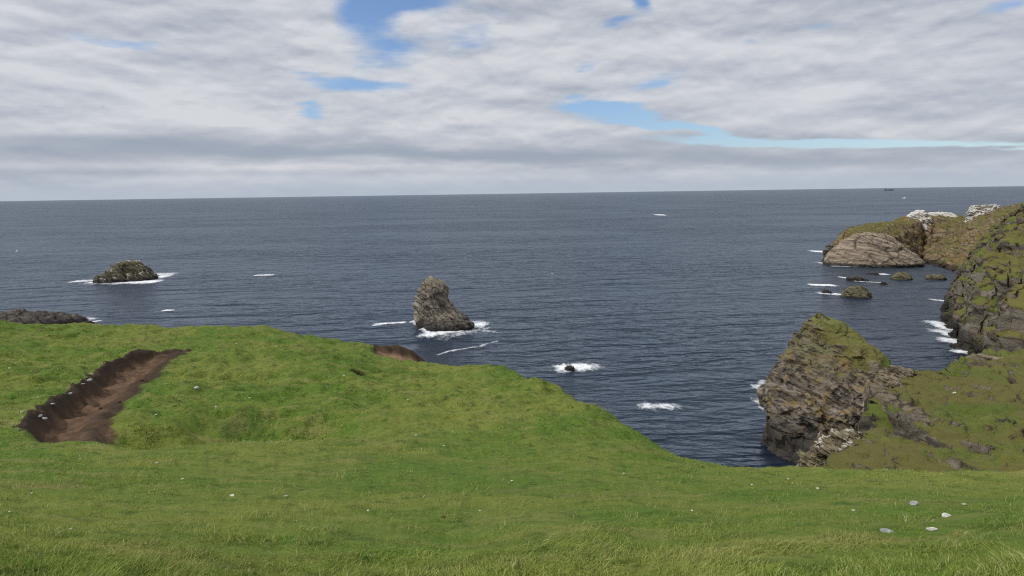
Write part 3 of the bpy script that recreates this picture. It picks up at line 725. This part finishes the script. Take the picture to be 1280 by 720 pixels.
# ------------------------------------------------------------------ foam
M_foam = foam_material()
def foam(label, strokes, z=0.12, lift=0.35):
    """strokes on the water: (u0, v0, u1, v1, half width px in v, strength)"""
    segs = []
    for u0, v0, u1, v1, w, k in strokes:
        a, b = S(u0, v0), S(u1, v1); c = S((u0 + u1) / 2, (v0 + v1) / 2 + w)[:2]; m_ = (a + b)[:2] / 2
        wy = abs(np.linalg.norm(c) - np.linalg.norm(m_)); wx = 6 * w * np.linalg.norm(m_) / F_PX * 0.5
        segs.append((a[:2], b[:2], wx, wy, k))
    pts = np.array([s[i] for s in segs for i in (0, 1)])
    pad = max(max(s[2], s[3]) for s in segs) * 2.2
    lo, hi = pts.min(0) - pad, pts.max(0) + pad
    st = max(0.35, max(hi - lo) / 160); X, Y = np.meshgrid(np.arange(lo[0], hi[0] + st, st), np.arange(lo[1], hi[1] + st, st))
    q = np.c_[X.ravel(), Y.ravel()]; f = np.zeros(len(q))
    for a, b, wx, wy, k in segs:
        sc = np.array([1 / wx, 1 / wy]); d, _ = seg_dist(q * sc, a * sc, b * sc + 1e-6)
        f = np.maximum(f, 0.92 * k * np.exp(-d ** 2 * 1.2))
    zz = z + lift * f * (0.5 + 0.5 * fbm(np.c_[q * 0.5, np.zeros(len(q))], 3))
    F = grid_faces(*X.shape); keep = f[F].max(1) > 0.06; F = F[keep]
    us = np.unique(F); mp = np.full(len(q), -1); mp[us] = np.arange(len(us))
    o = mesh_from('foam_patch', np.c_[q, zz][us], mp[F], M_foam, True, {'foam': f[us]})
    c = q[us].mean(0); recenter(o, (c[0], c[1], 0))
    tag(o, label, 'foam', 'patches of white foam on the sea')
foam('white surf ringing the humped islet', [(94, 352, 124, 350.5, 2.0, 0.95), (120, 352.5, 192, 352.5, 2.8, 1.2), (150, 351, 160, 352, 4.0, 1.2), (188, 349, 200, 346.5, 4.0, 1.2), (186, 343.5, 212, 343, 2.4, 0.9)])
foam('streak of foam on open water right of the humped islet', [(320, 344.5, 340, 344, 1.0, 1.1)])
foam('tiny whitecap between the islet and the grassy brow', [(206, 388.5, 214, 388.5, 1.2, 1.1), (194, 390, 206, 389, 0.6, 0.7)])
foam('surf breaking round the dark reef at the far left', [(78, 405, 104, 402, 2.5, 1.25), (88, 397, 118, 399, 1.6, 0.8), (112, 403, 121, 402, 1.5, 1.0)])
foam('thin white breaker left of the pointed stack', [(470, 405.5, 504, 403.5, 1.3, 1.1), (468, 407, 474, 407, 1.4, 1.0)])
foam('bright surf at the right foot of the pointed stack', [(532, 419.5, 572, 413, 4.0, 1.15), (564, 411, 598, 406, 5.5, 1.2), (584, 404, 602, 405, 4.0, 1.2), (516, 402.5, 534, 410, 2.2, 1.0), (530, 412, 540, 420, 2.6, 1.0), (556, 421, 604, 412, 5.0, 0.62), (600, 413, 622, 416, 2.0, 0.6)])
foam('long thin foam streak below the pointed stack', [(548, 444, 562, 439.5, 1.3, 0.80), (562, 439.5, 580, 436.5, 1.6, 0.85), (580, 436.5, 600, 433, 1.1, 0.6), (600, 433, 621, 427, 1.3, 0.68)])
foam('round white foam around the little dark awash rock', [(704, 460.5, 734, 459, 6.0, 1.2), (716, 457, 744, 459, 3.0, 0.9)])
foam('oval lacy foam patch nearest the pasture edge', [(807, 508, 836, 508.5, 5.5, 0.9), (808, 509, 834, 511, 2.2, 0.9)])
foam('surf at the outer left side of the large wedge-shaped rock', [(948, 486, 955, 478, 4.0, 0.9), (946, 500, 958, 512, 3.0, 0.7)])
foam('white wash round the ledge under the wedge-shaped rock', [(962, 524, 984, 536, 1.6, 0.8), (984, 546, 1000, 556, 2.0, 1.0), (1000, 556, 1012, 566, 1.6, 0.9)])
foam('bright breaker by the tiny dark rock left of the brown skerry', [(1016, 356.5, 1040, 357, 1.8, 1.25), (1026, 367, 1058, 369, 1.5, 1.15)])
foam('foam at the left end of the flat dark skerry', [(1052, 347, 1062, 348.5, 1.3, 1.1), (1070, 352, 1100, 353.5, 0.8, 0.8)])
foam('small foam fleck below the pale slab', [(1098, 343, 1107, 343, 1.1, 1.1)])
foam('white fleck of surf off the dark crag at the far headland tip', [(1019, 314.5, 1034, 315, 1.8, 1.2)])
foam('thin surf line under the pale rounded slab', [(1026, 329, 1040, 330.5, 1.4, 1.1), (1040, 333, 1070, 333.5, 0.7, 0.8)])
foam('foam line along the hillside cliff foot, upper part', [(1166, 375, 1184, 377, 1.6, 1.0)])
foam('broad broken surf along the foot of the dark sea cliff', [(1170, 404, 1186, 412, 4.0, 1.1), (1176, 415, 1200, 422, 4.0, 1.1), (1188, 426, 1222, 433, 4.6, 1.2), (1200, 440, 1222, 440, 3.2, 1.1), (1180, 410, 1196, 424, 3.0, 0.9)])
foam('distant whitecap on the open sea near the horizon', [(821, 269, 829, 269, 0.8, 1.3)], lift=1.5)

# ------------------------------------------------------------------ boats and birds
M_hull = simple_material('white_paint', (0.78, 0.79, 0.80), 0.5, 0.06, 0.5)
M_ship = simple_material('hazed_ship_paint', (0.16, 0.20, 0.27), 0.6, 0.1, 0.05)  # dark ship faded to grey-blue: distance haze is mixed into its colour
def hull_mesh(name, L, W, Hh, mat, parent):
    n = 24; t = np.linspace(0, 1, n); w = W / 2 * np.minimum(1, ((1 - t) * 3.2)) ** 0.6 * (0.8 + 0.2 * sstep(0, 0.15, t)); sheer = Hh * (1 + 0.35 * t ** 3)
    rows = np.array([[(-L / 2 + L * a, s * ww * k, h * kz) for s, k, kz in ((-1, 1, 1), (-1, .75, .0), (0, 0, -.2), (1, .75, .0), (1, 1, 1), (0, 0, .96))] for a, ww, h in zip(t, w, sheer)])
    Vh = rows.reshape(-1, 3); F = grid_faces(n, 6, True); caps = [[0, 1, 2, 3], [0, 3, 4, 5]]
    F = np.vstack([F, np.array(caps)])
    return mesh_from(name, Vh, F, mat, False, parent=parent)
def box_mesh(name, c, s, mat, parent, taper=0.85):
    x, y, z = c; a, b, h = s
    Vb = [(x + i * a / 2 * k, y + j * b / 2 * k, z + zz * h) for zz, k in ((0, 1), (1, taper)) for i, j in ((-1, -1), (1, -1), (1, 1), (-1, 1))]
    F = [[0, 3, 2, 1], [4, 5, 6, 7], [0, 1, 5, 4], [1, 2, 6, 5], [2, 3, 7, 6], [3, 0, 4, 7]]
    return mesh_from(name, Vb, F, mat, False, parent=parent)
def empty(name, loc, rz):
    o = bpy.data.objects.new(name, None); C.objects.link(o); o.location = [float(x) for x in loc]; o.rotation_euler = (0, 0, rz); return o
e = empty('boat', S(1130, 248), R(150)); hull_mesh('hull', 16, 5, 2.6, M_hull, e); box_mesh('cabin', (-2, 0, 2.5), (5, 3.6, 3.0), M_hull, e); box_mesh('mast', (-2, 0, 5.5), (0.5, 0.5, 5), M_hull, e, 0.5)
tag(e, 'small white boat far out near the horizon above the headland', 'boat')
sp_ = P(1111, 234.5, 14000); e = empty('ship', (sp_[0], sp_[1], 0), R(4)); hull_mesh('hull', 190, 30, 18, M_ship, e); box_mesh('superstructure', (-66, 0, 17), (26, 24, 26), M_ship, e, 0.92); box_mesh('deck_load', (22, 0, 17), (100, 24, 8), M_ship, e, 0.98)
tag(e, 'long dark ship tiny on the horizon line', 'ship')
M_gull = simple_material('white_feathers', (0.78, 0.78, 0.77), 0.8, 0.05, 3); M_dbird = simple_material('dark_feathers', (0.05, 0.05, 0.055), 0.8, 0.1, 3)
def bird(label, u, v, d, span, mat, rz, flap):
    """one continuous body with tapering wings, tail and head"""
    n = 13; t = np.linspace(-1, 1, n); prof = np.array([0.12, .35, .6, .85, 1, 1, .95, .85, .7, .55, .62, .5, .12]) * span * 0.055
    ang = np.linspace(0, 2 * math.pi, 10, endpoint=False)
    Vb = np.array([[np.cos(a) * p, x * span * 0.22, np.sin(a) * p * 0.9] for x, p in zip(t, prof) for a in ang])
    Fb = grid_faces(n, 10, True)
    parts, F, off = [Vb], [Fb], len(Vb)
    for s in (-1, 1):
        k = 9; w = np.linspace(0, 1, k); ch = span * (0.13 * (1 - w) ** 0.7 + 0.012); y0 = span * (0.03 + 0.06 * np.sin(w * math.pi * 0.7) - 0.12 * w ** 2)
        zz = span * 0.5 * (flap * np.sin(w * 2.2) * 0.5); x = s * w * span * 0.5; th = span * 0.012 * (1 - w) + 0.004
        rows = np.stack([np.stack([x, y0 + ch * 0.5, zz], -1), np.stack([x, y0, zz + th], -1), np.stack([x, y0 - ch * 0.5, zz], -1), np.stack([x, y0, zz - th], -1)], 1)
        parts.append(rows.reshape(-1, 3)); F.append(grid_faces(k, 4, True) + off); off += k * 4
    tl = np.array([(-.03, -.2, 0), (.03, -.2, 0), (.07, -.34, 0), (-.07, -.34, 0), (-.03, -.2, .012), (.03, -.2, .012), (.07, -.34, .006), (-.07, -.34, .006)]) * span
    parts.append(tl); F.append(np.array([[0, 3, 2, 1], [4, 5, 6, 7], [0, 1, 5, 4], [1, 2, 6, 5], [2, 3, 7, 6], [3, 0, 4, 7]]) + off)
    o = mesh_from('seabird', np.vstack(parts), np.vstack(F), mat, True); o.location = [float(x) for x in P(u, v, d)]; o.rotation_euler = (R(6), R(18), rz)
    tag(o, label, 'bird', 'seabirds in flight')
bird('white seabird gliding low over the water right of the pointed stack', 690, 342, 200, 1.3, M_gull, R(70), 0.5)
bird('white seabird low over the water at the far left', 21, 314, 240, 1.3, M_gull, R(-60), 0.6)
bird('dark seabird high against the clouds on the left', 128, 134, 150, 0.9, M_dbird, R(20), 1.1)

# ------------------------------------------------------------------ stones, clods
M_ws = simple_material('white_stone', (0.47, 0.46, 0.40), 0.95, 0.35, 14); M_gs = simple_material('grey_stone', (0.30, 0.31, 0.30), 0.9, 0.3, 9); M_clod = simple_material('peat', (0.035, 0.022, 0.016), 0.95, 0.3, 7)
def stone_mesh(seed, flat=0.6, rough=0.28):
    import bmesh
    bm = bmesh.new(); bmesh.ops.create_icosphere(bm, subdivisions=3, radius=1.0)
    co = np.array([v.co for v in bm.verts]); n = 1 + rough * fbm(co * 1.3 + seed * 5.1, 3) + 0.08 * perlin(co * 4 + seed)
    co = np.clip(co * n[:, None], -0.92, 0.92) * np.array([1, 0.75, flat])
    for v, c in zip(bm.verts, co): v.co = c
    me = bpy.data.meshes.new('stone'); bm.to_mesh(me); bm.free(); return me
protos = [stone_mesh(i, 0.45 + 0.12 * (i % 4)) for i in range(6)]
cnt = [0]
def stone(u, v, wpx, mat, label, name='stone', cat='stone', group=None, on=None, flat=1.0):
    i = cnt[0]; cnt[0] += 1
    p = on if on is not None else drop_on_meadow(u, v)
    r = 0.80 * wpx * np.linalg.norm(p - EYE) / F_PX / 2
    o = bpy.data.objects.new(name, protos[i % 6].copy()); o.data.materials.append(mat); C.objects.link(o)
    o.location = (p[0], p[1], p[2] + r * 0.05 * flat + (0.02 if on is None else 0)); o.scale = (r, r, r * flat); o.rotation_euler = (random.uniform(-.2, .2), random.uniform(-.2, .2), random.uniform(0, 6.28))
    tag(o, label, cat, group); return o
stone(1183, 648, 15, M_ws, 'rounded white stone, biggest and brightest in the grass at lower right')
stone(1108, 667, 17, M_gs, 'flat grey stone in the grass left of the biggest white stone', flat=0.3)
stone(1165, 664, 13, M_ws, 'small pale flat stone just below and left of the biggest white stone', flat=0.4)
stone(1142, 631, 12, M_gs, 'thin grey stone above and left of the biggest white stone', flat=0.4)
stone(1067, 640, 7, M_ws, 'small white pebble in the right half of the meadow, left of the grey stones', flat=0.6)
stone(1205, 632, 6, M_ws, 'small pale pebble just above right of the biggest white stone', flat=0.6)
stone(676, 692, 8, M_ws, 'white stone in the tall grass near the bottom centre', flat=1.2)
stone(245, 486, 10, M_ws, 'white stone on the green slope right of the bare earth hollow', flat=0.9)
stone(290, 622, 9, M_ws, 'white stone in the meadow below the bare earth hollow', flat=0.6)
stone(358, 622, 6, M_ws, 'white pebble right of the white stone below the hollow', flat=0.7)
tiny = [(88, 664), (40, 618), (12, 642), (196, 580), (555, 558), (520, 545), (700, 600), (780, 593), (640, 602), (530, 622), (430, 470), (535, 480), (510, 500), (556, 558), (715, 553), (865, 640), (940, 607), (1022, 612), (1040, 690), (866, 676), (195, 519), (270, 509), (312, 498), (284, 475), (318, 449), (295, 430), (176, 425), (30, 424), (12, 461), (345, 433), (228, 600), (100, 575), (460, 640), (600, 640), (985, 600)]
for u, v in tiny:
    stone(u, v, random.uniform(2.6, 4.8), M_ws, 'tiny white stone showing in the green turf', group='tiny white stones scattered over the turf', flat=0.7)
for u, v, w in [(1206, 558, 9), (1194, 492, 7)]:
    q = None
    r = ray(u, v); r = r / math.hypot(r[0], r[1]); d = np.arange(70, 170, 0.25); pts = EYE + r * d[:, None]
    b = np.nonzero(pts[:, 2] < shelf_z(pts[:, :2]))[0]; q = pts[b[0]] if len(b) else pts[100]
    stone(u, v, w, M_ws, 'pale upright boulder on the lower headland turf, nearer the pasture' if v > 500 else 'pale flat boulder on the lower headland turf below the pale blocks', name='boulder', cat='boulder', on=q)
cl = [('lowest and leftmost', 126, 511, 7), ('second from the left', 149, 503, 6), ('middle', 164, 488, 6), ('second from the right', 178, 476, 6), ('highest and rightmost', 198, 470, 6)]
for w_, u, v, s in cl:
    stone(u, v, s, M_clod, f'dark peat clod on the bare earth, {w_} of the five', name='earth_clod', cat='clod', group='clods in the bare hollow', flat=0.7)
stone(554, 649, 9, M_clod, 'dark clod of earth lying in the grass near the bottom centre', name='earth_clod', cat='clod', flat=0.7)
M_tuft = bpy.data.materials.get('grass_blades')
def tussock(u, v, rad, hh, label):
    b0 = drop_on_meadow(u, v); n = 320; rg = np.random.default_rng(int(u))
    a = rg.random(n) * 6.283; q = rad * np.sqrt(rg.random(n)); x, y = b0[0] + q * np.cos(a), b0[1] + q * np.sin(a)
    z = meadow_z(np.c_[x, y]); h_ = hh * (0.5 + 0.6 * rg.random(n)) * (1 - 0.6 * (q / rad) ** 2)
    th = rg.random(n) * 6.283; sd = np.c_[np.cos(th), np.sin(th), th * 0] * 0.018
    base = np.c_[x, y, z - 0.02]; ln = np.c_[np.cos(a) * q * 0.5 + rg.normal(0, 0.05, n) + 0.05, np.sin(a) * q * 0.5 + rg.normal(0, 0.05, n), h_ * 0]
    mid = base + np.c_[h_ * 0, h_ * 0, h_ * 0.6] + ln * 0.4; tip = base + np.c_[h_ * 0, h_ * 0, h_] + ln
    VV = np.stack([base - sd, base + sd, mid + sd * 0.7, mid - sd * 0.7, tip], 1).reshape(-1, 3); k = np.arange(n)[:, None] * 5
    F3 = np.concatenate([k + np.array([[0, 1, 2]]), k + np.array([[0, 2, 3]]), k + np.array([[3, 2, 4]])], 0)
    o = mesh_from('grass_tussock', VV, F3, tuft_m, True); recenter(o, b0); tag(o, label, 'tussock')
tuft_m, tg = material('dark_tussock'); principled(tg, tg.mix(tg.noise(tg.pos(), 6, 3), (0.095, 0.125, 0.035), (0.20, 0.20, 0.07)), 0.9, None, 0.1)
tussock(446, 466, 0.36, 0.28, 'dark rush-like tussock on the green slope left of the slumped bank')
pale = [(40, 509, 8), (49, 520, 9), (56, 523, 7), (66, 505, 6), (88, 492, 6), (104, 480, 6), (112, 475, 7)]
for k, (u, v, s) in enumerate(pale):
    q = on_base(u, v)
    stone(u, v, s, M_gs, ('pale stone lying on the near lip of the hollow wall, left end' if k < 3 else 'pale stone set in the rim of the bare earth hollow'), name='rim_stone', cat='stone', group='pale stones along the near end of the hollow rim' if k < 3 else 'pale stones along the hollow rim', on=q, flat=0.6)

# ------------------------------------------------------------------ sky
SUN_EL, SUN_AZ = 46.0, -104.0            # degrees; azimuth measured from the view direction, negative = left
wd = bpy.data.worlds.new('World'); bpy.context.scene.world = wd; wd.use_nodes = True
wd.node_tree.nodes.clear(); g = G(wd.node_tree)
out = g.new('ShaderNodeOutputWorld'); bg = g.new('ShaderNodeBackground'); g.L.new(bg.outputs[0], out.inputs[0])
sky = g.new('ShaderNodeTexSky', sky_type='NISHITA'); sky.sun_disc = False
sky.sun_elevation = R(SUN_EL); sky.sun_rotation = R(SUN_AZ); sky.altitude = 50; sky.air_density = 1.0; sky.dust_density = 0.6; sky.ozone_density = 1.5
SKY = 0.10
dr = g.new('ShaderNodeTexCoord').outputs['Generated']; x, y, z = g.sep(dr)
zc = g.m('MAXIMUM', z, 0.0); t = g.m('DIVIDE', 1.0, g.add(zc, 0.095)); px, py = g.mul(x, t), g.mul(y, t); pl = g.comb(px, py, 0.0)
el = g.m('ARCSINE', z); azn = g.m('ARCTAN2', x, y)
wob = g.noisec(pl, 1.1, 5); wx, wy, wz = g.sep(wob)
elw = g.add(el, g.mul(g.mul(g.sub(wx, 0.5), 0.10), g.m('MINIMUM', g.add(g.mul(zc, 5.0), 0.12), 1.0))); azw = g.add(azn, g.mul(g.sub(wy, 0.5), 0.16))
def px2ang(u, v):
    r = ray(u, v); r = r / np.linalg.norm(r); return math.atan2(r[0], r[1]), math.asin(r[2])
def blob(u, v, wu, wv, k, slope=0.0, e=None, a=None):
    a0, e0 = px2ang(u, v); th = math.atan(-slope) ; c, s = math.cos(th), math.sin(th)
    da = g.sub(a or azw, a0); de = g.sub(e or elw, e0)
    x1 = g.mul(g.add(g.mul(da, c), g.mul(de, s)), F_PX / wu); y1 = g.mul(g.sub(g.mul(de, c), g.mul(da, s)), F_PX / wv)
    return g.mul(g.m('EXPONENT', g.mul(g.add(g.mul(x1, x1), g.mul(y1, y1)), -1.0)), k)
def total(bl):
    s = None
    for b in bl: s = b if s is None else g.add(s, b)
    return s
gaps = total([blob(755, 137, 52, 12, .66, 0.10), blob(845, 161, 62, 6.5, .8, 0.18), blob(990, 178, 120, 5, .85, 0.05, e=g.add(el, g.mul(g.sub(elw, el), 0.3))), blob(1110, 181.5, 60, 3.5, .7, 0.02, e=g.add(el, g.mul(g.sub(elw, el), 0.3))), blob(480, 45, 42, 40, .5), blob(540, 8, 70, 16, .5), blob(590, 45, 45, 14, .3),
              blob(445, 112, 60, 11, .5), blob(405, 142, 20, 12, .5), blob(395, 92, 24, 9, .3), blob(178, 48, 42, 7, .42), blob(815, 4, 12, 14, .5), blob(770, 30, 32, 6, .38), blob(955, 46, 24, 8, .34),
              blob(830, 100, 36, 12, .35, -0.3), blob(715, 90, 26, 6, .35), blob(1235, 185, 40, 4, .5), blob(1250, 8, 36, 12, .35), blob(1040, 18, 40, 6, .25), blob(300, -40, 120, 20, .3)])
def sky_n(de, sc, det, rg_, oz):
    sx = g.add(g.mul(azn, 5.2), g.mul(px, 0.06)); sy = g.mul(g.add(el, de), 17.0)
    return g.noise(g.comb(sx, sy, oz), sc, det, rg_, 0.15)
n1 = g.add(g.mul(sky_n(0.0, 1.0, 8, 0.55, 0.0), 0.6), g.mul(g.noise(pl, 0.85, 8, 0.58, 0.35), 0.4))
a0_ = sky_n(0.0, 1.0, 7, 0.52, 0.0); a1_ = sky_n(0.016, 1.0, 5, 0.50, 0.0)
n2 = g.noise(g.comb(g.add(px, 31), g.mul(py, 1.3), 0.0), 2.0, 6, 0.55, 0.3)
cov = g.sub(g.add(g.add(0.64, g.mul(g.sub(n1, 0.5), 0.75)), g.mul(g.sub(n2, 0.5), 0.45)), gaps)
dens = g.step(g.add(cov, g.mul(g.sub(g.noise(g.comb(g.mul(px, 1.0), g.mul(py, 1.0), 3.0), 5.5, 5, 0.6), 0.5), 0.38)), 0.12, 0.50)
relief = g.add(g.mul(g.sub(a0_, a1_), 2.0), g.mul(g.sub(sky_n(0.0, 2.3, 6, 0.55, 4.0), sky_n(0.007, 2.3, 5, 0.55, 4.0)), 1.25))
lit = g.m('ADD', g.add(0.64, relief), g.add(g.mul(g.sub(n2, 0.5), 0.30), g.mul(g.sub(sky_n(0.0, 0.45, 4, 0.5, 7.0), 0.5), 0.7)))
darks = total([blob(660, 196, 280, 12, .85, 0.02), blob(230, 184, 280, 15, .75), blob(850, 180, 110, 12, .3), blob(1100, 197, 220, 11, .6), blob(40, 205, 160, 12, .35), blob(1000, 150, 180, 18, .18), blob(180, 216, 240, 4, .35, 0, el), blob(640, 217, 200, 4, .2, 0, el)])
brights = total([blob(250, 140, 75, 17, .30), blob(530, 158, 110, 12, .30), blob(230, 100, 240, 20, .12), blob(640, 70, 120, 22, .18), blob(420, 60, 50, 22, .2), blob(880, 60, 120, 26, .15), blob(1060, 100, 160, 24, .12), blob(330, 208, 300, 5, .35, 0, el), blob(640, 222, 500, 7, .25, 0, el)])
lit = g.m('ADD', g.mul(lit, g.m('SUBTRACT', 1.0, darks, clamp=True)), brights, clamp=True)
cc = g.mix(lit, (0.325, 0.370, 0.450), (0.665, 0.680, 0.715))
haze_f = g.step(el, R(0.2), R(2.6), 0.85, 0.0)
cc = g.mix(haze_f, cc, (0.440, 0.500, 0.590))
zen = g.step(el, R(18), R(62), 1.0, 1.9)
cc = g.vm('SCALE', cc, zen)
skyc = g.vm('MULTIPLY', g.vm('SCALE', sky.outputs[0], SKY), (0.96, 1.08, 1.30))
full = g.mix(g.m('MAXIMUM', g.mul(dens, 0.97), haze_f), skyc, cc)
g.L.new(full, bg.inputs[0]); bg.inputs[1].default_value = 1.0

sl = bpy.data.lights.new('sun', 'SUN'); sl.energy = 2.5; sl.angle = R(4); sl.color = (1.0, 0.95, 0.88)
so = bpy.data.objects.new('sun', sl); C.objects.link(so)
ce = math.cos(R(SUN_EL)); sdir = Vector((math.sin(R(SUN_AZ)) * ce, math.cos(R(SUN_AZ)) * ce, math.sin(R(SUN_EL))))
so.rotation_euler = sdir.to_track_quat('Z', 'Y').to_euler(); so.location = (0, 0, 200)

# ------------------------------------------------------------------ camera and render settings
cd = bpy.data.cameras.new('camera'); co = bpy.data.objects.new('camera', cd); C.objects.link(co)
cd.sensor_width = 36; cd.lens = 36 * F_PX / 1280; cd.clip_start = 0.1; cd.clip_end = 200000
Mx = Matrix(((_Rv[0], _Uv[0], -_Fv[0], 0), (_Rv[1], _Uv[1], -_Fv[1], 0), (_Rv[2], _Uv[2], -_Fv[2], H), (0, 0, 0, 1)))
co.matrix_world = Mx
sc = bpy.context.scene; sc.camera = co
sc.view_settings.view_transform = 'Standard'; sc.view_settings.look = 'None'; sc.view_settings.exposure = 0.0; sc.view_settings.gamma = 1.0
sc.render.engine = 'CYCLES'; sc.cycles.max_bounces = 6; sc.cycles.diffuse_bounces = 3; sc.cycles.use_denoising = False; sc.cycles.filter_width = 1.15
